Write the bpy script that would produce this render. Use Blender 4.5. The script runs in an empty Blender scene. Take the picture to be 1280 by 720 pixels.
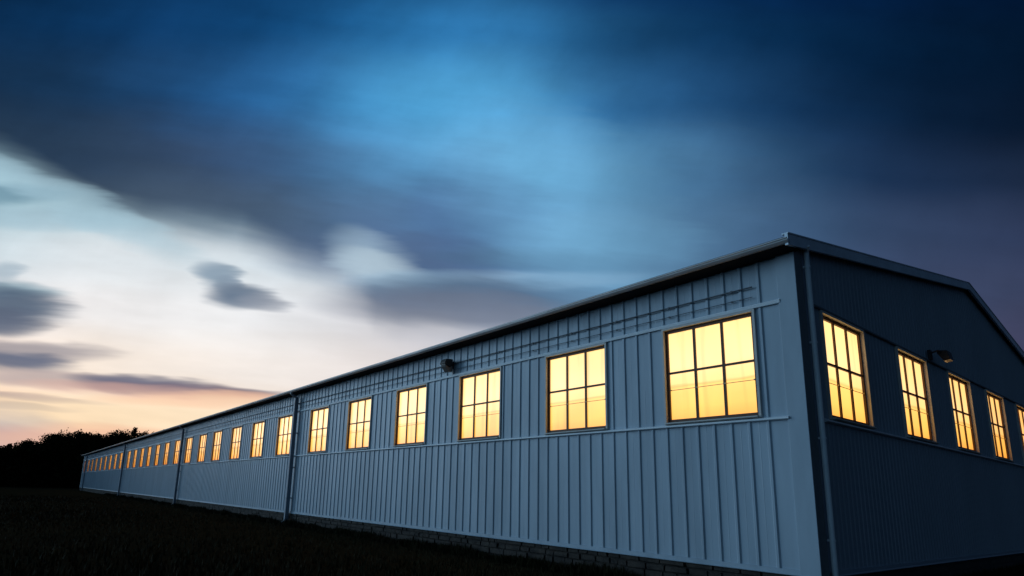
import bpy, bmesh, math, random
import numpy as np
from mathutils import Vector, Matrix
R = math.radians
rnd = random.Random(7)
scene = bpy.context.scene
col = scene.collection

# ------------------------------------------------------------------ camera
PPX, PPY, FPX = 568.5, 466.2, 735.4          # principal point and focal length of the (cropped) photograph, 1280 wide
YAW, PITCH, ROLL = R(53.53), R(11.60), R(1.98)
CAM = Vector((4.687, -11.402, 1.2))
cd = bpy.data.cameras.new('camera')
cam = bpy.data.objects.new('camera', cd)
col.objects.link(cam)
fw = Vector((-math.sin(YAW)*math.cos(PITCH), math.cos(YAW)*math.cos(PITCH), math.sin(PITCH)))
rt = fw.cross(Vector((0, 0, 1))).normalized()
up = rt.cross(fw)
r2 = rt*math.cos(ROLL)+up*math.sin(ROLL)
u2 = -rt*math.sin(ROLL)+up*math.cos(ROLL)
m = Matrix((r2, u2, -fw)).transposed().to_4x4()
m.translation = CAM
cam.matrix_world = m
cd.sensor_width = 36.0
cd.lens = FPX/1280*36
cd.shift_x = (640-PPX)/1280
cd.shift_y = (PPY-360)/1280
cd.clip_start = 0.1
cd.clip_end = 5000
scene.camera = cam

scene.view_settings.view_transform = 'Standard'
scene.view_settings.look = 'None'
scene.view_settings.exposure = 0.0
scene.view_settings.gamma = 1.0

# ------------------------------------------------------------------ world: dusk sky with wind-drawn clouds
def lin(c):
    o = []
    for v in c[:3]:
        v = v/255.0
        o.append(v/12.92 if v <= 0.04045 else ((v+0.055)/1.055)**2.4)
    return (*o, 1.0)

world = bpy.data.worlds.new('World')
scene.world = world
world.use_nodes = True
nt = world.node_tree
nt.nodes.clear()
N, L = nt.nodes, nt.links
def setin(node, i, v):
    if v is None: return
    if isinstance(v, bpy.types.NodeSocket): L.new(v, node.inputs[i])
    else: node.inputs[i].default_value = v
def M_(op, a, b=None, c=None, clamp=False):
    n = N.new('ShaderNodeMath'); n.operation = op; n.use_clamp = clamp
    setin(n, 0, a); setin(n, 1, b); setin(n, 2, c)
    return n.outputs[0]
def SM(x, a, b, lo=0.0, hi=1.0):
    n = N.new('ShaderNodeMapRange'); n.interpolation_type = 'SMOOTHSTEP'
    setin(n, 0, x); setin(n, 1, a); setin(n, 2, b); setin(n, 3, lo); setin(n, 4, hi)
    return n.outputs[0]
def MIX(f, a, b):
    n = N.new('ShaderNodeMix'); n.data_type = 'RGBA'
    setin(n, 0, f); setin(n, 6, a); setin(n, 7, b)
    return n.outputs[2]
def DOT(v, k):
    n = N.new('ShaderNodeVectorMath'); n.operation = 'DOT_PRODUCT'
    L.new(v, n.inputs[0]); n.inputs[1].default_value = k
    return n.outputs['Value']
def RAMP(x, xs, cols, interp='B_SPLINE'):
    n = N.new('ShaderNodeValToRGB'); r = n.color_ramp; r.interpolation = interp
    while len(r.elements) < len(xs): r.elements.new(0.5)
    for e, p, c in zip(r.elements, xs, cols):
        e.position = p
    for e, c in zip(r.elements, cols):
        e.color = c
    L.new(x, n.inputs[0])
    return n.outputs[0]

tc = N.new('ShaderNodeTexCoord')
D = tc.outputs['Generated']
SKY_AZ = R(143.5)                       # compass direction of the cloud chart (world fixed)
dF = DOT(D, (math.cos(SKY_AZ), math.sin(SKY_AZ), 0))
dR = DOT(D, (math.sin(SKY_AZ), -math.cos(SKY_AZ), 0))
dZ = DOT(D, (0, 0, 1))
den = M_('MAXIMUM', dF, 0.15)
u0 = M_('DIVIDE', dR, den)
v0 = M_('DIVIDE', dZ, den)
def COMB(x, y, z=0.0):
    n = N.new('ShaderNodeCombineXYZ'); setin(n, 0, x); setin(n, 1, y); setin(n, 2, z)
    return n.outputs[0]
def NOISE(vec, scale, detail=3, rough=0.5):
    n = N.new('ShaderNodeTexNoise'); n.noise_dimensions = '3D'
    L.new(vec, n.inputs['Vector']); n.inputs['Scale'].default_value = scale
    n.inputs['Detail'].default_value = detail; n.inputs['Roughness'].default_value = rough
    return n.outputs[0]
# long-exposure streaks: noise pulled out along the wind
n1 = NOISE(COMB(M_('MULTIPLY', u0, 0.9), M_('MULTIPLY_ADD', v0, 5.0, M_('MULTIPLY', u0, 0.9))), 3.0, 3, 0.55)
n2 = NOISE(COMB(M_('MULTIPLY', u0, 2.0), M_('MULTIPLY', v0, 16.0), 4.3), 2.2, 3, 0.6)
n3 = NOISE(COMB(u0, M_('MULTIPLY', v0, 1.6), 9.1), 2.4, 2, 0.5)
# cloud texture fanned out towards the zenith
n4 = NOISE(COMB(M_('MULTIPLY_ADD', v0, -2.2, M_('MULTIPLY', u0, 3.2)), M_('MULTIPLY_ADD', v0, 2.6, M_('MULTIPLY', u0, 1.1)), 2.7), 1.5, 5, 0.55)
w4 = M_('SUBTRACT', n4, 0.5)
w1 = M_('SUBTRACT', n1, 0.5); w2 = M_('SUBTRACT', n2, 0.5); w3 = M_('SUBTRACT', n3, 0.5)
u = M_('MULTIPLY_ADD', w2, 0.06, M_('MULTIPLY_ADD', w1, 0.06, u0))
v = M_('MULTIPLY_ADD', w2, 0.010, M_('MULTIPLY_ADD', w1, 0.035, v0))

US = [-.95, -.7, -.5, -.3, -.1, .1, .3, .55, .8, 1.1]
ULO, UHI = -1.3, 1.4
ux = M_('DIVIDE', M_('SUBTRACT', M_('MULTIPLY_ADD', w3, 0.14, M_('MULTIPLY_ADD', w1, 0.05, u0)), ULO), UHI-ULO)
uxs = [(a-ULO)/(UHI-ULO) for a in US]
def GRID(rows, vv):
    c = None; pv = None
    for vr, cols in rows:
        r = RAMP(ux, uxs, [lin(k) for k in cols])
        c = r if c is None else MIX(SM(vv, pv, vr), c, r)
        pv = vr
    return c
BACK = [
 (0.0, [(253,184,130),(253,186,132),(253,196,150),(246,200,165),(225,196,182),(160,155,168),(95,108,132),(62,72,98),(50,60,90),(42,50,78)]),
 (.1, [(253,208,168),(255,217,178),(255,225,193),(250,231,214),(238,226,218),(172,176,188),(102,116,142),(66,78,106),(55,64,94),(46,54,82)]),
 (.2, [(246,216,196),(252,234,216),(250,238,227),(243,236,231),(238,229,226),(190,194,206),(110,130,160),(75,88,118),(66,72,98),(56,60,88)]),
 (.3, [(220,220,224),(240,236,235),(240,239,239),(230,232,235),(214,212,217),(150,160,178),(98,126,156),(72,88,120),(68,72,100),(60,62,90)]),
 (.4, [(196,216,226),(226,232,236),(222,230,235),(212,224,232),(190,210,225),(150,180,205),(115,160,195),(62,86,116),(62,74,104),(54,62,90)]),
 (.5, [(150,188,202),(185,212,221),(178,204,216),(160,195,212),(150,190,215),(110,160,200),(110,165,205),(60,85,116),(52,68,98),(46,56,84)]),
]
FRONT = [
 (.30, [(88,100,122),(88,100,122),(86,100,122),(84,100,125),(84,102,130),(90,114,144),(92,122,152),(70,86,118),(66,72,98),(60,62,88)]),
 (.40, [(76,88,108),(78,90,110),(80,94,115),(84,102,130),(84,112,148),(96,132,168),(118,168,204),(58,84,116),(62,74,104),(54,62,90)]),
 (.50, [(54,72,90),(60,78,98),(68,86,108),(74,96,122),(82,118,158),(88,136,178),(112,168,208),(54,82,116),(50,66,96),(44,54,82)]),
 (.60, [(36,56,78),(42,62,86),(50,70,98),(60,94,136),(92,156,204),(104,176,220),(96,158,202),(34,64,100),(24,44,74),(28,40,62)]),
 (.75, [(18,42,68),(24,56,90),(30,74,120),(46,112,172),(82,166,218),(84,164,216),(44,100,152),(20,54,92),(10,34,62),(8,22,42)]),
 (.90, [(10,42,75),(13,54,96),(14,58,102),(18,74,124),(42,114,170),(50,120,174),(16,58,98),(8,42,76),(5,32,62),(3,20,40)]),
 (1.05, [(6,32,60),(7,38,72),(8,42,80),(8,45,86),(12,55,100),(14,58,104),(8,46,92),(5,36,78),(3,30,66),(2,20,46)]),
]
back = GRID(BACK, v)
front = GRID(FRONT, M_('MULTIPLY_ADD', w3, 0.10, v))
EDGE = [[-1.341, 0.697], [-0.956, 0.602], [-0.86, 0.572], [-0.796, 0.547], [-0.731, 0.512], [-0.65, 0.469], [-0.575, 0.453], [-0.502, 0.449], [-0.398, 0.438], [-0.337, 0.406], [-0.292, 0.383], [-0.248, 0.37], [-0.205, 0.368], [-0.172, 0.351], [-0.144, 0.307], [-0.1, 0.294], [-0.016, 0.306], [0.112, 0.305]]
BLOBS = [
    (0.035, 0.514, 0.0934, 0.0756, -1.053, (84, 128, 175), 1, 0.5),
    (-0.079, 0.431, 0.0889, 0.0243, -0.513, (80, 104, 140), 1, 0.5),
    (-0.153, 0.408, 0.0652, 0.0359, -0.508, (165, 190, 208), 1, 0.55),
    (-0.134, 0.389, 0.0699, 0.0211, -0.293, (190, 210, 222), 1, 0.6),
    (0.068, 0.379, 0.1796, 0.0136, 0.036, (140, 172, 198), 0.9, 0.9),
    (0.039, 0.366, 0.1003, 0.0106, 0.036, (150, 180, 205), 0.9, 0.6),
    (0.182, 0.382, 0.1298, 0.0091, 0.11, (120, 155, 185), 0.9, 0.7),
    (-0.02, 0.418, 0.0869, 0.0338, -0.112, (78, 100, 135), 1, 0.6),
    (0.037, 0.469, 0.1101, 0.0468, -0.337, (74, 102, 142), 1, 0.5),
    (0.168, 0.42, 0.1735, 0.0169, -0.019, (76, 104, 136), 0.7, 0.9),
    (0.068, 0.351, 0.1999, 0.021, -0.001, (84, 108, 136), 0.8, 0.9),
    (-0.017, 0.322, 0.1562, 0.0237, -0.019, (112, 122, 142), 1, 0.8),
    (0.263, 0.462, 0.1315, 0.0406, 0.037, (118, 172, 208), 1, 0.5),
    (0.183, 0.538, 0.1794, 0.1117, -0.627, (115, 175, 214), 1, 0.4),
    (0.475, 0.47, 0.1397, 0.1631, 0.564, (60, 86, 120), 1, 0.35),
    (-0.848, 0.511, 0.0879, 0.0162, 0.037, (112, 150, 170), 0.9, 0.8),
    (-0.796, 0.467, 0.1612, 0.0158, -0.019, (165, 195, 210), 1, 0.7),
    (-0.713, 0.497, 0.1875, 0.0241, -0.408, (168, 202, 218), 1, 0.6),
    (-0.8, 0.328, 0.0712, 0.012, -0.001, (120, 155, 172), 1, 0.8),
    (-0.801, 0.299, 0.0892, 0.0249, -0.108, (84, 102, 124), 0.9, 0.95),
    (-0.803, 0.269, 0.0637, 0.0176, -0.036, (92, 102, 122), 0.8, 0.9),
    (-0.813, 0.361, 0.0256, 0.0123, 0.036, (160, 180, 195), 1, 0.7),
    (-0.752, 0.22, 0.1118, 0.0129, -0.018, (142, 138, 148), 0.9, 0.8),
    (-0.761, 0.199, 0.0921, 0.0142, -0.036, (100, 108, 130), 0.5, 0.95),
    (-0.701, 0.171, 0.1107, 0.0099, -0.018, (165, 150, 155), 1, 0.7),
    (-0.542, 0.168, 0.104, 0.0112, -0.053, (112, 112, 132), 0.45, 0.95),
    (-0.467, 0.157, 0.1518, 0.0084, -0.036, (128, 116, 130), 0.5, 0.95),
    (-0.435, 0.143, 0.1235, 0.0083, -0.0, (245, 184, 156), 1, 0.8),
    (-0.575, 0.157, 0.1243, 0.007, -0.036, (225, 180, 165), 1, 0.5),
    (-0.716, 0.138, 0.1033, 0.0056, -0.035, (165, 145, 148), 0.9, 0.85),
    (-0.741, 0.122, 0.0826, 0.0055, -0.053, (150, 135, 142), 0.9, 0.85),
    (-0.759, 0.076, 0.0825, 0.0322, -0.103, (160, 156, 172), 0.8, 0.9),
    (-0.682, 0.058, 0.0805, 0.0163, 0.034, (185, 170, 175), 1, 0.7),
    (-0.437, 0.367, 0.0352, 0.0178, -0.235, (145, 164, 181), 0.7, 1),
    (-0.414, 0.351, 0.0203, 0.0119, -0.145, (135, 152, 170), 0.9, 0.8),
    (-0.387, 0.33, 0.0487, 0.0163, -0.073, (108, 124, 144), 0.7, 1),
    (-0.336, 0.321, 0.0428, 0.0104, -0.073, (140, 148, 162), 0.9, 0.8),
    (-0.514, 0.115, 0.2729, 0.0247, -0.0, (255, 230, 192), 1, 0.65),
    (-0.562, 0.067, 0.2162, 0.0176, -0.0, (252, 194, 160), 1, 0.65),
]

eu = M_('DIVIDE', M_('SUBTRACT', M_('MULTIPLY_ADD', w1, 0.06, u0), ULO-.1), 2.0)
ve = M_('MULTIPLY_ADD', w1, 0.045, v0)
edge = RAMP(eu, [(e[0]-(ULO-.1))/2.0 for e in EDGE], [(e[1],)*3+(1,) for e in EDGE], 'LINEAR')
sk = MIX(SM(M_('SUBTRACT', ve, edge), -0.045, 0.065), back, front)
for (bu, bv, ra, rb, ang, c, soft, op) in BLOBS:
    ra *= 1.08; rb *= 1.15
    ca, sa = math.cos(ang), math.sin(ang)
    x = M_('SUBTRACT', u, bu); y = M_('SUBTRACT', v, bv)
    p = M_('MULTIPLY_ADD', x, ca/ra, M_('MULTIPLY', y, sa/ra))
    q = M_('MULTIPLY_ADD', x, -sa/rb, M_('MULTIPLY', y, ca/rb))
    d = M_('ADD', M_('MULTIPLY', p, p), M_('MULTIPLY', q, q))
    d = M_('MULTIPLY_ADD', w2, 0.9, d)
    sk = MIX(SM(d, max(0.0, 0.6-soft), 1.1+1.6*soft, op, 0.0), sk, lin(c))
# faint streak contrast everywhere
sc = N.new('ShaderNodeVectorMath'); sc.operation = 'SCALE'
L.new(sk, sc.inputs[0]); L.new(M_('MULTIPLY_ADD', w2, 0.12, M_('MULTIPLY_ADD', w4, M_('MULTIPLY', v0, 0.9, clamp=True), M_('MULTIPLY_ADD', w1, 0.30, 1.0))), sc.inputs[3])
sk = sc.outputs[0]
# the rest of the sky dome: afterglow to the south-west, night coming from the east
AZG = R(-140)
g = M_('DIVIDE', M_('ADD', M_('MULTIPLY', DOT(D, (math.cos(AZG), math.sin(AZG), 0)), 1.0), 1.0), 2.0)
g = M_('POWER', M_('MAXIMUM', g, 0.0), 4.0)
el = SM(dZ, 0.0, 0.95, 1.0, 0.22)
glow = MIX(M_('MULTIPLY', g, el), lin((29, 46, 66)), (0.41, 0.83, 1.27, 1.0))
glow = MIX(SM(dZ, -0.12, 0.0), lin((6, 7, 10)), glow)
final = MIX(SM(dF, 0.24, 0.46), glow, sk)
bg = N.new('ShaderNodeBackground'); L.new(final, bg.inputs[0]); bg.inputs[1].default_value = 1.0
wo = N.new('ShaderNodeOutputWorld'); L.new(bg.outputs[0], wo.inputs[0])
world.cycles.sampling_method = 'MANUAL'
world.cycles.sample_map_resolution = 512

# ------------------------------------------------------------------ the last, diffuse light of the set sun
sd = bpy.data.lights.new('sun', 'SUN')
sd.energy = 0.76; sd.angle = R(35); sd.color = (0.50, 0.74, 0.95)
sun = bpy.data.objects.new('sun', sd); col.objects.link(sun)
saz, sel = R(-148), R(13)
sdir = Vector((math.cos(saz)*math.cos(sel), math.sin(saz)*math.cos(sel), math.sin(sel)))
sun.rotation_euler = sdir.to_track_quat('Z', 'Y').to_euler()

# ------------------------------------------------------------------ materials
def mat(name, color, rough=0.6, metal=0.0, noise=None, bump=None, spec=0.5, coat=0.0, ncol=None):
    """noise=(scale xyz, strength) varies the colour between color and ncol, bump=(scale, distance)"""
    m = bpy.data.materials.new(name); m.use_nodes = True
    t = m.node_tree; b = t.nodes['Principled BSDF']
    b.inputs['Base Color'].default_value = (*color, 1)
    b.inputs['Roughness'].default_value = rough
    b.inputs['Metallic'].default_value = metal
    b.inputs['Specular IOR Level'].default_value = spec
    b.inputs['Coat Weight'].default_value = coat
    tcn = t.nodes.new('ShaderNodeNewGeometry')
    if noise:
        mp = t.nodes.new('ShaderNodeMapping'); mp.inputs['Scale'].default_value = noise[0]
        t.links.new(tcn.outputs['Position'], mp.inputs[0])
        nz = t.nodes.new('ShaderNodeTexNoise'); nz.inputs['Scale'].default_value = 1.0
        nz.inputs['Detail'].default_value = 6; nz.inputs['Roughness'].default_value = 0.6
        t.links.new(mp.outputs[0], nz.inputs['Vector'])
        mx = t.nodes.new('ShaderNodeMix'); mx.data_type = 'RGBA'
        mr = t.nodes.new('ShaderNodeMapRange'); mr.inputs[1].default_value = 0.35; mr.inputs[2].default_value = 0.65
        mr.inputs[4].default_value = noise[1]
        t.links.new(nz.outputs[0], mr.inputs[0]); t.links.new(mr.outputs[0], mx.inputs[0])
        mx.inputs[6].default_value = (*color, 1); mx.inputs[7].default_value = (*(ncol or [c*0.6 for c in color]), 1)
        t.links.new(mx.outputs[2], b.inputs['Base Color'])
        rr = t.nodes.new('ShaderNodeMapRange'); rr.inputs[3].default_value = rough-0.06; rr.inputs[4].default_value = min(1, rough+0.12)
        t.links.new(nz.outputs[0], rr.inputs[0]); t.links.new(rr.outputs[0], b.inputs['Roughness'])
    if bump:
        mp = t.nodes.new('ShaderNodeMapping'); mp.inputs['Scale'].default_value = bump[0]
        t.links.new(tcn.outputs['Position'], mp.inputs[0])
        nz = t.nodes.new('ShaderNodeTexNoise'); nz.inputs['Scale'].default_value = 1.0; nz.inputs['Detail'].default_value = 4
        t.links.new(mp.outputs[0], nz.inputs['Vector'])
        bp = t.nodes.new('ShaderNodeBump'); bp.inputs['Distance'].default_value = bump[1]; bp.inputs['Strength'].default_value = 1.0
        t.links.new(nz.outputs[0], bp.inputs['Height']); t.links.new(bp.outputs[0], b.inputs['Normal'])
    return m

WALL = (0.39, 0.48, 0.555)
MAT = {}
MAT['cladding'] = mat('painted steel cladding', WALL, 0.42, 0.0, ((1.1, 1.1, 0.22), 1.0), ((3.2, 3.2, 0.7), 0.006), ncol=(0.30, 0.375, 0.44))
MAT['cladding_gable_shade'] = mat('painted steel cladding, gable', (0.30, 0.36, 0.43), 0.5, 0.0, ((0.5, 0.5, 0.16), 0.55), ((3.2, 3.2, 0.7), 0.006), ncol=(0.25, 0.30, 0.36))  # same steel as the long side, darkened: the gable's shade is in the colour
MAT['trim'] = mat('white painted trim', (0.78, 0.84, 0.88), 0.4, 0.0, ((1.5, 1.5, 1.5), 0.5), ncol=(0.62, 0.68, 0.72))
MAT['corner'] = mat('shade-dark corner flashing', (0.16, 0.18, 0.20), 0.55, 0.0, ((1, 1, 0.4), 0.5))  # trim lying in shadow; its shade is painted into this dark colour
MAT['gutter'] = mat('galvanised gutter', (0.42, 0.42, 0.42), 0.38, 0.35, ((1.2, 1.2, 1.2), 0.6), ((4, 4, 4), 0.004))
MAT['roof'] = mat('dark roof sheet', (0.07, 0.075, 0.085), 0.5, 0.2, ((0.6, 0.6, 0.6), 0.5))
MAT['rake'] = mat('rake flashing', (0.70, 0.76, 0.82), 0.35, 0.3, ((1.5, 1.5, 1.5), 0.5))
MAT['pipe'] = mat('grey blue downspout paint', (0.22, 0.27, 0.33), 0.5, 0.0, ((1.5, 1.5, 0.6), 0.5))
MAT['soffit'] = mat('soffit', (0.018, 0.019, 0.021), 0.9, spec=0.1)  # near black, so the shadow under the eaves is part of the colour
MAT['bar'] = mat('dark bronze window steel', (0.085, 0.035, 0.014), 0.6, 0.0)
MAT['casing'] = mat('white window casing', (0.62, 0.58, 0.52), 0.5, 0.0, ((3, 3, 3), 0.5), ncol=(0.44, 0.46, 0.48))
MAT['black'] = mat('black lamp housing', (0.02, 0.021, 0.024), 0.55, 0.2)
MAT['lens'] = mat('unlit lamp lens', (0.16, 0.155, 0.15), 0.25, 0.0, coat=0.4)
MAT['wall_tube'] = mat('dark conduit', (0.10, 0.115, 0.135), 0.6)
MAT['inner_rail'] = mat('pale safety rail', (0.50, 0.38, 0.22), 0.5)

def stone_mat():
    m = bpy.data.materials.new('dark stone plinth'); m.use_nodes = True
    t = m.node_tree; b = t.nodes['Principled BSDF']; b.inputs['Roughness'].default_value = 0.9
    g = t.nodes.new('ShaderNodeNewGeometry')
    sx = t.nodes.new('ShaderNodeSeparateXYZ'); t.links.new(g.outputs['Position'], sx.inputs[0])
    ad = t.nodes.new('ShaderNodeMath'); ad.operation = 'ADD'; t.links.new(sx.outputs[0], ad.inputs[0]); t.links.new(sx.outputs[1], ad.inputs[1])
    cb = t.nodes.new('ShaderNodeCombineXYZ'); t.links.new(ad.outputs[0], cb.inputs[0]); t.links.new(sx.outputs[2], cb.inputs[1])
    nz = t.nodes.new('ShaderNodeTexNoise'); nz.inputs['Scale'].default_value = 3.0; t.links.new(cb.outputs[0], nz.inputs['Vector'])
    vm = t.nodes.new('ShaderNodeVectorMath'); vm.operation = 'MULTIPLY_ADD'
    t.links.new(nz.outputs['Color'], vm.inputs[0]); vm.inputs[1].default_value = (0.22, 0.13, 0); t.links.new(cb.outputs[0], vm.inputs[2])
    br = t.nodes.new('ShaderNodeTexBrick'); t.links.new(vm.outputs[0], br.inputs['Vector'])
    br.inputs['Scale'].default_value = 1.0; br.inputs['Brick Width'].default_value = 0.42; br.inputs['Row Height'].default_value = 0.16
    br.inputs['Mortar Size'].default_value = 0.014; br.inputs['Bias'].default_value = -0.1
    br.inputs['Color1'].default_value = (0.045, 0.034, 0.027, 1); br.inputs['Color2'].default_value = (0.016, 0.014, 0.013, 1)
    br.inputs['Mortar'].default_value = (0.010, 0.009, 0.009, 1)
    t.links.new(br.outputs[0], b.inputs['Base Color'])
    bp = t.nodes.new('ShaderNodeBump'); bp.inputs['Distance'].default_value = 0.03; bp.invert = True
    t.links.new(br.outputs['Fac'], bp.inputs['Height']); t.links.new(bp.outputs[0], b.inputs['Normal'])
    return m
MAT['stone'] = stone_mat()
MAT['rubble'] = mat('dark rubble stone', (0.052, 0.041, 0.032), 0.9, 0, ((2.2, 2.2, 5.0), 1.0), ((14, 14, 14), 0.02), ncol=(0.015, 0.013, 0.012))

def pane_mat():
    """lit translucent glazing: pale at the top, deeper yellow below, amber toward the far end of the hall"""
    m = bpy.data.materials.new('lit glazing'); m.use_nodes = True
    t = m.node_tree; N_, L_ = t.nodes, t.links
    b = N_['Principled BSDF']
    b.inputs['Base Color'].default_value = (0.05, 0.04, 0.03, 1); b.inputs['Roughness'].default_value = 0.25
    tco = N_.new('ShaderNodeTexCoord'); sx = N_.new('ShaderNodeSeparateXYZ'); L_.new(tco.outputs['Object'], sx.inputs[0])
    oi = N_.new('ShaderNodeObjectInfo')
    def mth(op, a, bb=None, c=None):
        n = N_.new('ShaderNodeMath'); n.operation = op
        for i, q in enumerate((a, bb, c)):
            if q is None: continue
            if isinstance(q, (int, float)): n.inputs[i].default_value = q
            else: L_.new(q, n.inputs[i])
        return n.outputs[0]
    rp = N_.new('ShaderNodeValToRGB'); r = rp.color_ramp
    stops = [(0.0, (1.4, 0.58, 0.10)), (0.14, (1.4, 0.77, 0.16)), (0.36, (1.5, 0.86, 0.22)), (0.375, (1.2, 0.68, 0.20)), (0.40, (1.55, 0.98, 0.36)), (0.6, (1.6, 1.03, 0.47)), (1.0, (1.6, 1.02, 0.38))]
    while len(r.elements) < len(stops): r.elements.new(0.5)
    for e, (p, c) in zip(r.elements, stops): e.position = p
    for e, (p, c) in zip(r.elements, stops): e.color = (*c, 1)
    nz = N_.new('ShaderNodeTexNoise'); nz.noise_dimensions = '4D'; nz.inputs['Scale'].default_value = 1.0; nz.inputs['Detail'].default_value = 2
    mp = N_.new('ShaderNodeMapping'); mp.inputs['Scale'].default_value = (0.9, 1, 7)
    L_.new(tco.outputs['Object'], mp.inputs[0]); L_.new(mp.outputs[0], nz.inputs['Vector']); L_.new(mth('MULTIPLY', oi.outputs['Random'], 40.0), nz.inputs['W'])
    z = mth('DIVIDE', mth('ADD', sx.outputs[2], 1.0), 2.0)
    z = mth('MULTIPLY_ADD', mth('SUBTRACT', nz.outputs[0], 0.5), 0.06, z)
    L_.new(z, rp.inputs[0])
    # things standing inside, seen blurred through the translucent sheet
    nv = N_.new('ShaderNodeTexNoise'); nv.noise_dimensions = '4D'; nv.inputs['Scale'].default_value = 1.0; nv.inputs['Detail'].default_value = 1
    mv = N_.new('ShaderNodeMapping'); mv.inputs['Scale'].default_value = (4.0, 1, 0.35)
    L_.new(tco.outputs['Object'], mv.inputs[0]); L_.new(mv.outputs[0], nv.inputs['Vector']); L_.new(mth('MULTIPLY', oi.outputs['Random'], 90.0), nv.inputs['W'])
    vr = N_.new('ShaderNodeMapRange'); vr.interpolation_type = 'SMOOTHSTEP'
    vr.inputs[1].default_value = 0.30; vr.inputs[2].default_value = 0.46; vr.inputs[3].default_value = 0.84; vr.inputs[4].default_value = 1.0
    L_.new(nv.outputs[0], vr.inputs[0])
    geo = N_.new('ShaderNodeNewGeometry'); px = N_.new('ShaderNodeSeparateXYZ'); L_.new(geo.outputs['Position'], px.inputs[0])
    far = N_.new('ShaderNodeMapRange'); far.inputs[1].default_value = -2.0; far.inputs[2].default_value = -62.0; far.inputs[3].default_value = 0.0; far.inputs[4].default_value = 1.0
    L_.new(px.outputs[0], far.inputs[0])
    gy = N_.new('ShaderNodeMapRange'); gy.inputs[1].default_value = 0.2; gy.inputs[2].default_value = 18.0; gy.inputs[3].default_value = 0.0; gy.inputs[4].default_value = 0.75
    L_.new(px.outputs[1], gy.inputs[0])
    amt = mth('MAXIMUM', far.outputs[0], gy.outputs[0])
    mx = N_.new('ShaderNodeMix'); mx.data_type = 'RGBA'; mx.blend_type = 'MULTIPLY'
    L_.new(amt, mx.inputs[0]); L_.new(rp.outputs[0], mx.inputs[6]); mx.inputs[7].default_value = (0.74, 0.49, 0.20, 1)
    L_.new(mx.outputs[2], b.inputs['Emission Color'])
    # uneven light inside: brighter near a lamp, duller elsewhere
    nl = N_.new('ShaderNodeTexNoise'); nl.noise_dimensions = '4D'; nl.inputs['Scale'].default_value = 0.9; nl.inputs['Detail'].default_value = 0
    L_.new(tco.outputs['Object'], nl.inputs['Vector']); L_.new(mth('MULTIPLY', oi.outputs['Random'], 23.0), nl.inputs['W'])
    rv = mth('MULTIPLY', mth('MULTIPLY_ADD', oi.outputs['Random'], 0.14, 0.94), mth('MULTIPLY_ADD', mth('SUBTRACT', nl.outputs[0], 0.5), 0.35, 1.0))
    L_.new(mth('MULTIPLY', rv, vr.outputs[0]), b.inputs['Emission Strength'])
    return m
MAT['pane'] = pane_mat()

def ground_mat():
    m = mat('dark rough turf', (0.020, 0.016, 0.009), 1.0, 0, ((0.35, 0.35, 0.35), 1.0), ((2.0, 2.0, 2.0), 0.10), spec=0.0, ncol=(0.028, 0.021, 0.011))
    return m
MAT['ground'] = ground_mat()
MAT['grass'] = mat('grass blades', (0.016, 0.018, 0.006), 0.9, 0, ((0.8, 0.8, 0.8), 1.0), spec=0.1, ncol=(0.028, 0.020, 0.010))
MAT['foliage'] = mat('woodland foliage', (0.020, 0.024, 0.010), 0.95, 0, ((0.15, 0.15, 0.15), 1.0), spec=0.0, ncol=(0.03, 0.024, 0.012))

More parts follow.
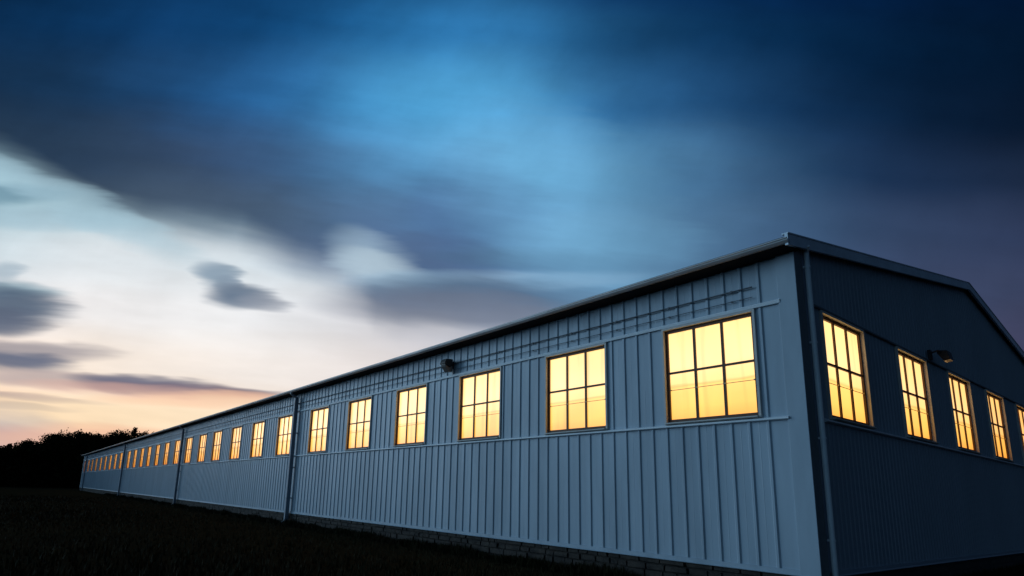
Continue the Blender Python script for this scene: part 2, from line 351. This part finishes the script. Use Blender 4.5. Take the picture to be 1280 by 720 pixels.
# ------------------------------------------------------------------ mesh helpers
MAPS = {
 'long': lambda s, o, z: (-s, -o, z),           # the long wall: s metres from the corner, o metres out of the wall
 'gable': lambda s, o, z: (o, s, z),
 'local': lambda s, o, z: (s, -o, z),           # window local axes
}
class MB:
    def __init__(self, side='local', base=(0, 0, 0)):
        self.f = MAPS[side]; self.v = []; self.fc = []; self.base = base
    def _p(self, s, o, z):
        p = self.f(s, o, z); return (p[0]-self.base[0], p[1]-self.base[1], p[2]-self.base[2])
    def box(self, s0, s1, o0, o1, z0, z1):
        n = len(self.v)
        for z in (z0, z1):
            for s, o in ((s0, o0), (s1, o0), (s1, o1), (s0, o1)): self.v.append(self._p(s, o, z))
        self.fc += [[n+i for i in q] for q in ((0, 1, 2, 3), (4, 7, 6, 5), (0, 4, 5, 1), (1, 5, 6, 2), (2, 6, 7, 3), (3, 7, 4, 0))]
    def poly(self, pts):
        n = len(self.v); self.v += [self._p(*p) for p in pts]; self.fc.append(list(range(n, n+len(pts))))
    def prism(self, prof, s0, s1):
        """prof: (o, z) outline, extruded along s"""
        n = len(self.v); k = len(prof)
        for s in (s0, s1): self.v += [self._p(s, o, z) for o, z in prof]
        for i in range(k):
            j = (i+1) % k; self.fc.append([n+i, n+j, n+k+j, n+k+i])
        self.fc.append([n+i for i in range(k)]); self.fc.append([n+k+i for i in reversed(range(k))])
    def tube(self, a, b, r, seg=10):
        a = Vector(a); b = Vector(b); d = (b-a).normalized()
        x = d.orthogonal().normalized(); y = d.cross(x); n = len(self.v)
        for c in (a, b):
            for i in range(seg):
                t = 2*math.pi*i/seg; p = c+(x*math.cos(t)+y*math.sin(t))*r; self.v.append(self._p(*p))
        for i in range(seg):
            j = (i+1) % seg; self.fc.append([n+i, n+j, n+seg+j, n+seg+i])
        self.fc.append([n+i for i in range(seg)]); self.fc.append([n+seg+i for i in reversed(range(seg))])
    def ribbed(self, s0, s1, z0, z1, pitch=0.362, phase=0.31, depth=0.028, half=0.046, top=0.020):
        """ribbed steel sheet from s0 to s1; z1 may be a function of s"""
        zt = z1 if callable(z1) else (lambda s: z1)
        pts = [(s0, 0.0)]
        k = math.floor((s0-phase)/pitch)-1
        while phase+k*pitch < s1+pitch:
            c = phase+k*pitch
            if c-half > s0+0.005 and c+half < s1-0.005:
                pts += [(c-half, 0), (c-top, depth), (c+top, depth), (c+half, 0)]
                # a low stiffening swage in the middle of the flat
                q = c+pitch/2
                if q+0.03 < s1 and half < 0.05:
                    pts += [(q-0.012, 0), (q, 0.0025), (q+0.012, 0)]
            k += 1
        pts.append((s1, 0.0))
        n = len(self.v)
        for s, o in pts:
            self.v.append(self._p(s, o, z0)); self.v.append(self._p(s, o, zt(s)))
        for i in range(len(pts)-1):
            a = n+2*i; self.fc.append([a, a+2, a+3, a+1])
    def build(self, name, material, parent=None, bevel=0.0):
        me = bpy.data.meshes.new(name); me.from_pydata(self.v, [], self.fc); me.update()
        bm = bmesh.new(); bm.from_mesh(me); bmesh.ops.recalc_face_normals(bm, faces=bm.faces[:]); bm.to_mesh(me); bm.free()
        me.materials.append(material)
        o = bpy.data.objects.new(name, me); col.objects.link(o); o.parent = parent
        if bevel:
            bv = o.modifiers.new('bevel', 'BEVEL'); bv.width = bevel; bv.segments = 2; bv.limit_method = 'ANGLE'
        return o
def empty(name, loc=(0, 0, 0)):
    o = bpy.data.objects.new(name, None); o.location = loc; col.objects.link(o); o.empty_display_size = 0.3
    return o
def tag(o, label=None, cat=None, group=None, kind=None):
    if label: o['label'] = label
    if cat: o['category'] = cat
    if group: o['group'] = group
    if kind: o['kind'] = kind
    return o

# ------------------------------------------------------------------ ground
GZ = -0.56
def make_ground():
    n = 90; me = bpy.data.meshes.new('ground')
    vs = []; t = np.linspace(-1, 1, n)
    ax = np.sign(t)*np.abs(t)**3*1500
    for y in ax:
        for x in ax:
            inside = -132 < x < 2 and -2 < y < 27
            d = math.hypot(x-CAM.x, y-CAM.y)
            z = GZ+(0 if inside else (0.05*math.sin(x*0.23)+0.04*math.sin(y*0.31+1))*min(1, max(0, (-y-1)/6)) if y < 0 else 0)
            vs.append((x, y, z))
    fs = [(j*n+i, j*n+i+1, (j+1)*n+i+1, (j+1)*n+i) for j in range(n-1) for i in range(n-1)]
    me.from_pydata(vs, [], fs); me.materials.append(MAT['ground'])
    o = bpy.data.objects.new('ground', me); col.objects.link(o)
    for p in me.polygons: p.use_smooth = True
    tag(o, 'dark unlit turf around the building, fading to the woodland', None, None, 'structure')
make_ground()

# ------------------------------------------------------------------ the building
LEN, WID = 130.0, 24.2
ZS, ZT, ZE = 2.80, 5.03, 6.12                     # sill line, head line, eave
SLOPE = 0.172
def roofz(y): return ZE+SLOPE*(y if y < WID/2 else WID-y)
WCL = [1.82, 5.48, 9.39, 13.33, 17.31, 21.35, 25.70, 29.90, 34.05, 38.40, 42.30, 46.50, 50.60, 54.80, 59.0, 63.3, 67.3, 71.7, 76.1,
       82.4, 87.2, 92.2, 97.4, 102.9, 108.8, 114.6, 120.2, 126.4]
WCG = [2.03, 6.14, 10.01, 13.88, 17.75, 21.75]
HW = 1.05                                          # half width of a window casing

hall = empty('factory_hall')
tag(hall, 'long single storey steel clad hall with rows of glowing windows and a low gable', 'building')

def wall(side, centres, length, mname, gable):
    m = MAT[mname]
    top = (lambda s: roofz(s)-0.03) if gable else ZE-0.02
    c0 = 0.27 if gable else 0.28                   # corner flashing width
    rib = (0.2, 0.31, 0.016, 0.03, 0.012) if gable else (0.362,)
    b = MB(side)
    b.ribbed(c0, length-c0, 0.06, ZS, *rib)
    b.ribbed(c0, length-c0, ZT, top, *rib)
    edges = [c0]
    for c in centres: edges += [c-HW, c+HW]
    edges.append(length-c0)
    for i in range(0, len(edges), 2):
        if edges[i+1]-edges[i] > 0.03: b.ribbed(edges[i], edges[i+1], ZS, ZT, *rib)
    return b.build('ribbed_gable_wall' if gable else 'ribbed_side_wall', m, hall)
wall('long', WCL, LEN, 'cladding', False)
wall('gable', WCG, WID, 'cladding_gable_shade', True)
# rear wall and far gable
b = MB('long'); b.f = lambda s, o, z: (-s, WID+o, z); b.ribbed(0, LEN, GZ, ZE-0.02, 0.724); b.build('rear_wall', MAT['cladding'], hall)
b = MB('long'); b.f = lambda s, o, z: (-LEN-o, s, z); b.ribbed(0, WID, GZ, lambda s: roofz(s)-0.03, 0.61); b.build('ribbed_gable_wall', MAT['cladding_gable_shade'], hall)

# plinth
b = MB('long')
b.box(-0.02, LEN, -0.3, -0.03, GZ-0.3, 0.0)
zrow = [GZ-0.1, GZ+0.12, GZ+0.30, GZ+0.44, -0.004]
for zi in range(4):
    s = -0.02-rnd.random()*0.2
    while s < LEN:
        w = 0.22+rnd.random()*0.42
        a0, a1 = max(s, -0.02)+0.008, min(s+w, LEN)-0.008
        if a1-a0 > 0.05:
            n = len(b.v); of = 0.0+rnd.random()*0.045
            j = lambda k=0.014: (rnd.random()-0.5)*k
            za, zb_ = zrow[zi]+0.007, zrow[zi+1]-0.007
            for (ss, zz) in ((a0, za), (a1, za), (a1, zb_), (a0, zb_)): b.v.append(b._p(ss, -0.04, zz))
            for (ss, zz) in ((a0+0.014, za+0.014), (a1-0.014, za+0.014), (a1-0.014, zb_-0.014), (a0+0.014, zb_-0.014)): b.v.append(b._p(ss+j(), of+j(0.02), min(-0.016, zz+j())))
            b.fc += [[n+i for i in q] for q in ((4, 5, 6, 7), (0, 1, 5, 4), (1, 2, 6, 5), (2, 3, 7, 6), (3, 0, 4, 7))]
        s += w
b.build('stone_plinth', MAT['rubble'], hall)
b = MB('gable'); b.box(0.3, WID, -0.3, 0.018, GZ-0.3, 0.0); b.build('stone_plinth', MAT['stone'], hall)
# base flashing, sill strips, head strips, corner flashings
b = MB('long'); b.prism([(-0.02, 0.0), (0.05, -0.012), (0.055, 0.0), (0.038, 0.02), (0.038, 0.085), (-0.02, 0.09)], 0.0, LEN); b.build('base_flashing', MAT['cladding'], hall)
b = MB('gable'); b.prism([(-0.02, 0.0), (0.05, -0.012), (0.055, 0.0), (0.038, 0.02), (0.038, 0.085), (-0.02, 0.09)], 0.45, WID); b.build('base_flashing', MAT['cladding_gable_shade'], hall)
b = MB('long'); b.prism([(-0.02, ZS-0.045), (0.045, ZS-0.045), (0.085, ZS-0.03), (0.085, ZS), (0.0, ZS+0.03), (-0.02, ZS+0.03)], 0.27, LEN-0.2); b.build('sill_strip', MAT['trim'], hall)
b = MB('gable'); b.prism([(-0.02, ZS-0.045), (0.045, ZS-0.045), (0.085, ZS-0.03), (0.085, ZS), (0.0, ZS+0.03), (-0.02, ZS+0.03)], 0.72, WID-0.2); b.build('sill_strip', MAT['trim'], hall)
b = MB('long'); b.prism([(-0.02, ZT-0.025), (0.055, ZT-0.025), (0.065, ZT+0.03), (0.05, ZT+0.05), (-0.02, ZT+0.055)], 0.27, LEN-0.2); b.build('head_strip', MAT['trim'], hall)
b = MB('gable'); b.prism([(-0.02, ZT-0.02), (0.05, ZT-0.02), (0.06, ZT+0.0), (0.045, ZT+0.035), (-0.02, ZT+0.04)], 0.72, WID-0.2); b.build('head_strip', MAT['corner'], hall)  # dark colour stands in for shade along the gable head line
b = MB('long'); b.box(-0.045, 0.30, -0.02, 0.045, 0.0, ZE-0.03); b.build('corner_flashing', MAT['cladding'], hall, 0.006)
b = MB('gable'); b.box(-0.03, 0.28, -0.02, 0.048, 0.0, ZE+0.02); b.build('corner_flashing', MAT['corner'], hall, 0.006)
b = MB('long'); b.box(LEN-0.3, LEN+0.045, -0.02, 0.045, 0.0, ZE-0.03); b.build('corner_flashing', MAT['trim'], hall)
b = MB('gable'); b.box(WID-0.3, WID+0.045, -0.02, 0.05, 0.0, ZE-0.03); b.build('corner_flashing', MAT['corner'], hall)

# roof: two slopes with standing seams
OV, RX = 0.46, 0.13
def roof_slope(flip):
    b = MB('long')
    def P(x, y, z): return (x, WID-y if flip else y, z)
    b.f = lambda s, o, z: P(-s, o, z)
    ye, yr = -OV, WID/2
    for (s0, s1, t0, t1) in ((-RX, LEN+RX, -0.02, 0.07),):
        n = len(b.v)
        for s in (s0, s1):
            for (y, t) in ((ye, t0), (yr, t0), (yr, t1), (ye, t1)):
                b.v.append(b._p(s, y, ZE+SLOPE*y+t))
        b.fc += [[n+i for i in q] for q in ((0, 1, 2, 3), (7, 6, 5, 4), (0, 4, 5, 1), (1, 5, 6, 2), (2, 6, 7, 3), (3, 7, 4, 0))]
    s = -RX+0.3
    while s < LEN:
        n = len(b.v)
        for a in (s-0.015, s+0.015):
            for (y, t) in ((ye+0.25, 0.068), (yr-0.05, 0.068), (yr-0.05, 0.10), (ye+0.25, 0.10)):
                b.v.append(b._p(a, y, ZE+SLOPE*y+t))
        b.fc += [[n+i for i in q] for q in ((7, 6, 5, 4), (0, 1, 2, 3), (0, 4, 5, 1), (1, 5, 6, 2), (2, 6, 7, 3), (3, 7, 4, 0))]
        s += 0.6
    return b.build('roof_slope', MAT['roof'], hall)
roof_slope(False); roof_slope(True)
b = MB('gable'); zr = roofz(WID/2)
b.f = lambda s, o, z: (-s, o, z)
b.prism([(WID/2-0.22, zr+0.05), (WID/2, zr+0.13), (WID/2+0.22, zr+0.05), (WID/2+0.22, zr+0.075), (WID/2, zr+0.155), (WID/2-0.22, zr+0.075)], -RX-0.01, LEN+RX); b.build('ridge_cap', MAT['roof'], hall)
# rake flashings on both gables
for (xa, xb) in ((RX-0.02, RX+0.035), (-LEN-RX-0.035, -LEN-RX+0.02)):
    for fl in (False, True):
        b = MB('long'); b.f = lambda s, o, z: (s, WID-o if fl else o, z)
        pts = [(-OV-0.06, -0.12), (WID/2, -0.12), (WID/2, 0.10), (-OV-0.06, 0.10)]
        b.prism([(y, ZE+SLOPE*y+t) for y, t in pts], xa, xb)
        b.prism([(y, ZE+SLOPE*y+t) for y, t in ((-OV-0.06, 0.10), (WID/2, 0.10), (WID/2, 0.125), (-OV-0.06, 0.125))], min(xa, xb)-0.05, max(xa, xb)+0.012)
        b.build('rake_flashing', MAT['rake'], hall)
        b = MB('long'); b.f = lambda s, o, z: (s, WID-o if fl else o, z)
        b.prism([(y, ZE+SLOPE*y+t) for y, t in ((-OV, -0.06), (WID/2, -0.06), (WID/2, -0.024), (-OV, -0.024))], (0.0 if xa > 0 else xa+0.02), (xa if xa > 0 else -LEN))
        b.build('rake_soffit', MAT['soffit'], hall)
# eave: soffit, fascia, gutter
for fl in (False, True):
    def mp(s, o, z, fl=fl): return (-s, WID+o if fl else -o, z)
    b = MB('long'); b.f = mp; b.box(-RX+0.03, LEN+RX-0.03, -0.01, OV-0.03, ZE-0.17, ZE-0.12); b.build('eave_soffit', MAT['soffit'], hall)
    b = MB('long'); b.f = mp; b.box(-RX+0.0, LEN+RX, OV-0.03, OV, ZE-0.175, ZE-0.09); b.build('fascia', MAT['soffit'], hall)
    b = MB('long'); b.f = mp
    g0, zt_, zb = OV+0.002, ZE-0.075, ZE-0.165
    prof = [(g0, zt_-0.02), (g0, zb), (g0+0.07, zb-0.005), (g0+0.10, zb+0.04), (g0+0.105, zt_-0.025), (g0+0.125, zt_-0.02), (g0+0.125, zt_), (g0+0.10, zt_), (g0+0.094, zt_-0.03), (g0+0.088, zb+0.045), (g0+0.064, zb+0.008), (g0+0.008, zb+0.01), (g0+0.008, zt_-0.02)]
    b.prism(prof, -RX-0.04, LEN+RX+0.02); gut = b.build('gutter', MAT['gutter'], hall)
# downspouts: outlet, offset and straight rectangular pipe with straps
def downspout(s, side='long'):
    b = MB(side)
    w = 0.075
    o0, o1 = 0.10, 0.29
    b.box(s-w, s+w, o0, o1, -0.32, ZE-0.42)
    # offset elbow up to the gutter
    n = len(b.v)
    if side == 'long':
        for (oa, ob, z) in ((o0, o1, ZE-0.42), (OV-0.02, OV+0.10, ZE-0.24)):
            for ss, o in ((s-w, oa), (s+w, oa), (s+w, ob), (s-w, ob)): b.v.append(b._p(ss, o, z))
        b.fc += [[n+i for i in q] for q in ((0, 1, 2, 3), (4, 7, 6, 5), (0, 4, 5, 1), (1, 5, 6, 2), (2, 6, 7, 3), (3, 7, 4, 0))]
        b.box(s-w, s+w, OV-0.01, OV+0.09, ZE-0.24, ZE-0.16)
    # shoe
    b.prism([(o0+0.01, -0.32), (o1-0.01, -0.32), (o1+0.14, -0.44), (o1+0.05, -0.50)], s-w+0.004, s+w-0.004)
    o = b.build('downspout', MAT['pipe'], hall, 0.008)
    for z in (0.7, 2.2, 3.9, 5.4):
        k = MB(side); k.box(s-w-0.03, s+w+0.03, 0.036, o0-0.002, z, z+0.05); k.box(s-w-0.012, s+w+0.012, o0-0.002, o1+0.012, z+0.003, z+0.045)
        k.build('strap', MAT['pipe'], o)
for s in (23.95, 48.35, 79.0, 123.2): downspout(s)
# round downpipe beside the corner, on the gable
b = MB('gable')
b.tube((0.37, 0.10, -0.35), (0.37, 0.10, ZE-0.10), 0.048, 14)
b.tube((0.37, 0.10, ZE-0.10), (0.30, 0.16, ZE-0.0), 0.048, 14)
dp = b.build('downspout', MAT['trim'], hall)
for z in (0.6, 2.4, 4.2, 5.7):
    k = MB('gable'); k.box(0.32, 0.42, 0.036, 0.06, z, z+0.04); k.tube((0.37, 0.10, z), (0.37, 0.10, z+0.04), 0.056, 14); k.build('strap', MAT['trim'], dp)
# thin dark tubes running above the windows
for z, s1, r in ((5.45, 23.8, 0.016), (5.24, 23.8, 0.008)):
    b = MB('long'); b.tube((0.78, 0.055, z), (s1, 0.055, z), r, 8)
    s = 1.2
    while s < s1: b.box(s-0.02, s+0.02, 0.03, 0.055+r+0.004, z-r-0.006, z+r+0.006); s += 1.448
    b.build('wall_tube', MAT['wall_tube'], hall)
    b = MB('long'); b.tube((24.1, 0.055, z), (LEN-2, 0.055, z), r, 6); b.build('wall_tube', MAT['wall_tube'], hall)

# ------------------------------------------------------------------ windows (local axes: x along wall, -y outward, origin at the centre)
ZC = (ZS+ZT)/2; HH = (ZT-ZS)/2-0.03
def make_window():
    w, h, t = HW, HH, 0.05
    b = MB()
    b.box(-w, -w+t, -0.14, 0.055, -h, h); b.box(w-t, w, -0.14, 0.055, -h, h)
    b.box(-w+t, w-t, -0.14, 0.058, h-t, h); 
    win = b.build('window', MAT['casing'], hall, 0.004)
    b = MB(); b.prism([(-0.14, -h), (0.09, -h), (0.11, -h+0.012), (0.11, -h+0.035), (-0.14, -h+0.07)], -w+t, w-t)
    b.build('sill', MAT['casing'], win)
    iw, ih0, ih1 = w-t, -h+0.055, h-t
    b = MB(); f = 0.058
    b.box(-iw, -iw+f, -0.07, -0.022, ih0, ih1); b.box(iw-f, iw, -0.07, -0.022, ih0, ih1)
    b.box(-iw+f, iw-f, -0.07, -0.020, ih1-f*1.15, ih1); b.box(-iw+f, iw-f, -0.07, -0.020, ih0, ih0+f)
    b.build('frame', MAT['bar'], win)
    b = MB(); x0, x1 = -iw+f, iw-f; q = (x1-x0)/3
    for i in (1, 2): b.box(x0+i*q-0.027, x0+i*q+0.027, -0.064, -0.030, ih0+f, ih1-f)
    zm = 0.06
    b.box(x0, x1, -0.0635, -0.027, zm-0.023, zm+0.023)
    b.build('glazing_bars', MAT['bar'], win)
    b = MB(); zr_ = -0.32
    b.box(x0, x1, -0.0645, -0.056, zr_-0.006, zr_+0.006)
    for i in (0, 1, 2, 3): b.box(x0+i*q-0.028, x0+i*q+0.028, -0.063, -0.024, zr_-0.014, zr_+0.014)
    b.build('catch_rail', MAT['inner_rail'], win)
    b = MB(); b.box(x0-0.01, x1+0.01, -0.08, -0.0655, ih0+f-0.01, ih1-f*1.15+0.01)
    b.build('pane', MAT['pane'], win)
    return win
proto = make_window()
kids = list(proto.children)
def place(win, loc, rz, sx):
    win.location = loc; win.rotation_euler = (0, 0, rz); win.scale = (sx, 1, 1)
spots = [((-s, 0, ZC), 0.0, 1.0) for s in WCL]+[((0, s, ZC), R(90), 1.02) for s in WCG]
for i, (loc, rz, sx) in enumerate(spots):
    if i == 0: w = proto
    else:
        w = proto.copy(); col.objects.link(w); w.parent = hall
        for k in kids:
            c = k.copy(); col.objects.link(c); c.parent = w
    place(w, loc, rz, sx)

# ------------------------------------------------------------------ floodlights
def floodlight_side(s, z):
    root = empty('wall_lamp', MAPS['long'](s, 0, z)); base = root.location[:]
    b = MB('long', base); b.box(s-0.10, s+0.10, 0.033, 0.06, z-0.12, z+0.12); b.box(s-0.03, s+0.03, 0.06, 0.16, z+0.0, z+0.06); b.build('bracket', MAT['black'], root, 0.004)
    b = MB('long', base)
    b.prism([(0.12, z-0.02), (0.12, z+0.18), (0.38, z+0.16), (0.44, z+0.04), (0.43, z+0.0), (0.24, z-0.10)], s-0.15, s+0.15); b.build('hood', MAT['black'], root, 0.01)
    b = MB('long', base)
    b.prism([(0.10, z-0.24), (0.11, z-0.03), (0.24, z-0.11), (0.42, z-0.01), (0.39, z-0.10), (0.24, z-0.26)], s-0.12, s+0.12); b.build('lens', MAT['lens'], root, 0.01)
    return root
tag(floodlight_side(10.85, 5.40), 'black hooded wall lamp above the third and fourth windows of the long side', 'lamp')
def floodlight_gable(s, z):
    root = empty('floodlight', MAPS['gable'](s, 0, z)); base = root.location[:]
    b = MB('gable', base); b.box(s-0.32, s-0.18, 0.033, 0.10, z-0.16, z+0.10); b.tube((s-0.25, 0.10, z+0.02), (s-0.25, 0.24, z+0.06), 0.022)
    b.tube((s-0.25, 0.24, z+0.06), (s+0.15, 0.24, z+0.06), 0.02); b.build('bracket', MAT['black'], root)
    b = MB('gable', base)
    b.prism([(0.16, z+0.04), (0.18, z+0.12), (0.38, z+0.08), (0.42, z-0.14), (0.28, z-0.17)], s-0.05, s+0.30); b.build('housing', MAT['black'], root, 0.01)
    b = MB('gable', base)
    b.prism([(0.285, z-0.172), (0.42, z-0.142), (0.415, z-0.158), (0.28, z-0.188)], s-0.02, s+0.27); b.build('lens', MAT['lens'], root)
    return root
tag(floodlight_gable(7.75, 5.22), 'black floodlight on a bracket above the second window of the dark gable end', 'lamp')

# ------------------------------------------------------------------ woodland beyond the far end of the hall
def woodland():
    rg = np.random.default_rng(11)
    V = []; F = []; nv = 0
    def leaves(cx, cy, cz, rx, rz_, n, size):
        nonlocal nv
        d = rg.normal(size=(n, 3)); d /= np.linalg.norm(d, axis=1)[:, None]
        r = rg.random(n)**0.45
        lump = 1+0.22*np.sin(d[:, 0]*5+cx)*np.cos(d[:, 2]*4+cy)+0.05*rg.normal(size=n)
        p = d*(r*lump)[:, None]*np.array([rx, rx, rz_])+np.array([cx, cy, cz])
        a = rg.normal(size=(n, 3)); a /= np.linalg.norm(a, axis=1)[:, None]
        b_ = np.cross(a, rg.normal(size=(n, 3))); b_ /= np.linalg.norm(b_, axis=1)[:, None]
        s = size*(0.5+rg.random(n))[:, None]
        q = np.stack([p-a*s, p+b_*s*0.55, p+a*s, p-b_*s*0.55], 1).reshape(-1, 3)
        V.append(q); F.append(np.arange(n*4).reshape(n, 4)+nv); nv += n*4
    def trunk(x, y, h, r):
        nonlocal nv
        k = 7; rings = []
        for j, (z, rr) in enumerate(((GZ-0.3, r*1.3), (h*0.3, r), (h*0.6, r*0.7), (h*0.92, r*0.15))):
            t = np.linspace(0, 2*np.pi, k, endpoint=False)
            rings.append(np.stack([x+rr*np.cos(t)+0.2*math.sin(z), y+rr*np.sin(t), np.full(k, z)], 1))
        V.append(np.concatenate(rings))
        f = [[nv+j*k+i, nv+j*k+(i+1) % k, nv+(j+1)*k+(i+1) % k, nv+(j+1)*k+i] for j in range(3) for i in range(k)]
        F.append(np.array(f)); nv += 4*k
    def top_el(az):      # skyline height in degrees against compass angle, as in the photograph
        xs = [164, 169.5, 171.5, 172.6, 173.6, 175.8, 177.8, 179.2, 182, 186, 200]
        ys = [4.2, 4.5, 4.6, 4.3, 4.0, 4.1, 3.4, 2.6, 2.6, 2.8, 3.0]
        return np.interp(az, xs, ys)
    az = 164.0
    while az < 202:
        for row, D in enumerate((172, 188, 206)):
            a = R(az+rg.normal()*0.25+row*0.4); d = D+rg.normal()*3
            x = CAM.x+math.cos(a)*d; y = CAM.y+math.sin(a)*d
            H = CAM.z+math.tan(R(float(top_el(az))))*d*(1.0-0.02*row)*(0.90+0.11*rg.random())
            H -= GZ*0
            rx = 2.2+rg.random()*1.6
            trunk(x, y, H, 0.22)
            conifer = rg.random() < 0.3
            if conifer:
                for k in range(5):
                    f = k/4; leaves(x, y, H*(0.25+0.68*f), rx*(1.0-0.78*f)*0.8, H*0.10, 300, 0.24)
            else:
                for k in range(6):
                    ox, oy = rg.normal(size=2)*rx*0.42
                    zc = H*(0.55+0.30*rg.random()); leaves(x+ox, y+oy, zc, rx*(0.45+0.25*rg.random()), (H-zc)*0.85+0.3, 480, 0.24)
            leaves(x, y, H*0.28, rx*1.25, H*0.34, 420, 0.75)
        az += 0.85
    V_ = np.concatenate(V); F_ = np.concatenate(F)
    me = bpy.data.meshes.new('woodland')
    me.vertices.add(len(V_)); me.vertices.foreach_set('co', V_.ravel())
    me.loops.add(F_.size); me.loops.foreach_set('vertex_index', F_.ravel().astype(np.int32))
    me.polygons.add(len(F_)); me.polygons.foreach_set('loop_start', np.arange(len(F_), dtype=np.int32)*4)
    me.update(calc_edges=True); me.validate(); me.materials.append(MAT['foliage'])
    o = bpy.data.objects.new('woodland', me); col.objects.link(o)
    tag(o, 'black silhouette of woodland on the horizon beyond the far end of the hall', 'woodland', None, 'stuff')
woodland()

# ------------------------------------------------------------------ grass
def grass():
    rg = np.random.default_rng(5)
    n1, n2 = 60000, 26000
    # field, thinning with distance
    d = 6+rg.random(n1)**1.8*75; a = np.radians(115+rg.random(n1)*80)
    P = np.stack([CAM.x+np.cos(a)*d, CAM.y+np.sin(a)*d], 1)
    P = P[(P[:, 1] < -0.12) | (P[:, 0] > 0.12)]
    h = 0.05+0.10*rg.random(len(P))
    # longer tufts along the plinth
    s = -rg.random(n2)**1.6*90+0.4
    o = -0.05-np.abs(rg.normal(size=n2))*0.22
    tuft = 0.5+0.5*np.sin(s*1.7)*np.sin(s*0.63+1)
    P2 = np.stack([s, o], 1); h2 = 0.08+0.22*rg.random(n2)*(0.35+tuft)
    y3 = rg.random(9000)*26; x3 = 0.06+np.abs(rg.normal(size=9000))*0.3
    P3 = np.stack([x3, y3], 1); h3 = 0.08+0.25*rg.random(9000)
    P = np.concatenate([P, P2, P3]); h = np.concatenate([h, h2, h3]); n = len(P)
    t = rg.random(n)*2*np.pi; w = 0.008+0.010*rg.random(n); w *= 1+np.hypot(P[:, 0]-CAM.x, P[:, 1]-CAM.y)/18
    lean = rg.normal(size=(n, 2))*0.35*h[:, None]
    A = np.stack([P[:, 0]-np.cos(t)*w, P[:, 1]-np.sin(t)*w, np.full(n, GZ-0.06)], 1)
    B = np.stack([P[:, 0]+np.cos(t)*w, P[:, 1]+np.sin(t)*w, np.full(n, GZ-0.06)], 1)
    T = np.stack([P[:, 0]+lean[:, 0], P[:, 1]+lean[:, 1], GZ+h], 1)
    V_ = np.stack([A, B, T], 1).reshape(-1, 3)
    me = bpy.data.meshes.new('grass')
    me.vertices.add(len(V_)); me.vertices.foreach_set('co', V_.ravel())
    me.loops.add(n*3); me.loops.foreach_set('vertex_index', np.arange(n*3, dtype=np.int32))
    me.polygons.add(n); me.polygons.foreach_set('loop_start', np.arange(n, dtype=np.int32)*3)
    me.update(calc_edges=True); me.materials.append(MAT['grass'])
    ob = bpy.data.objects.new('grass', me); col.objects.link(ob)
    tag(ob, 'rough dark grass growing over the field and along the foot of the plinth', 'grass', None, 'stuff')
grass()
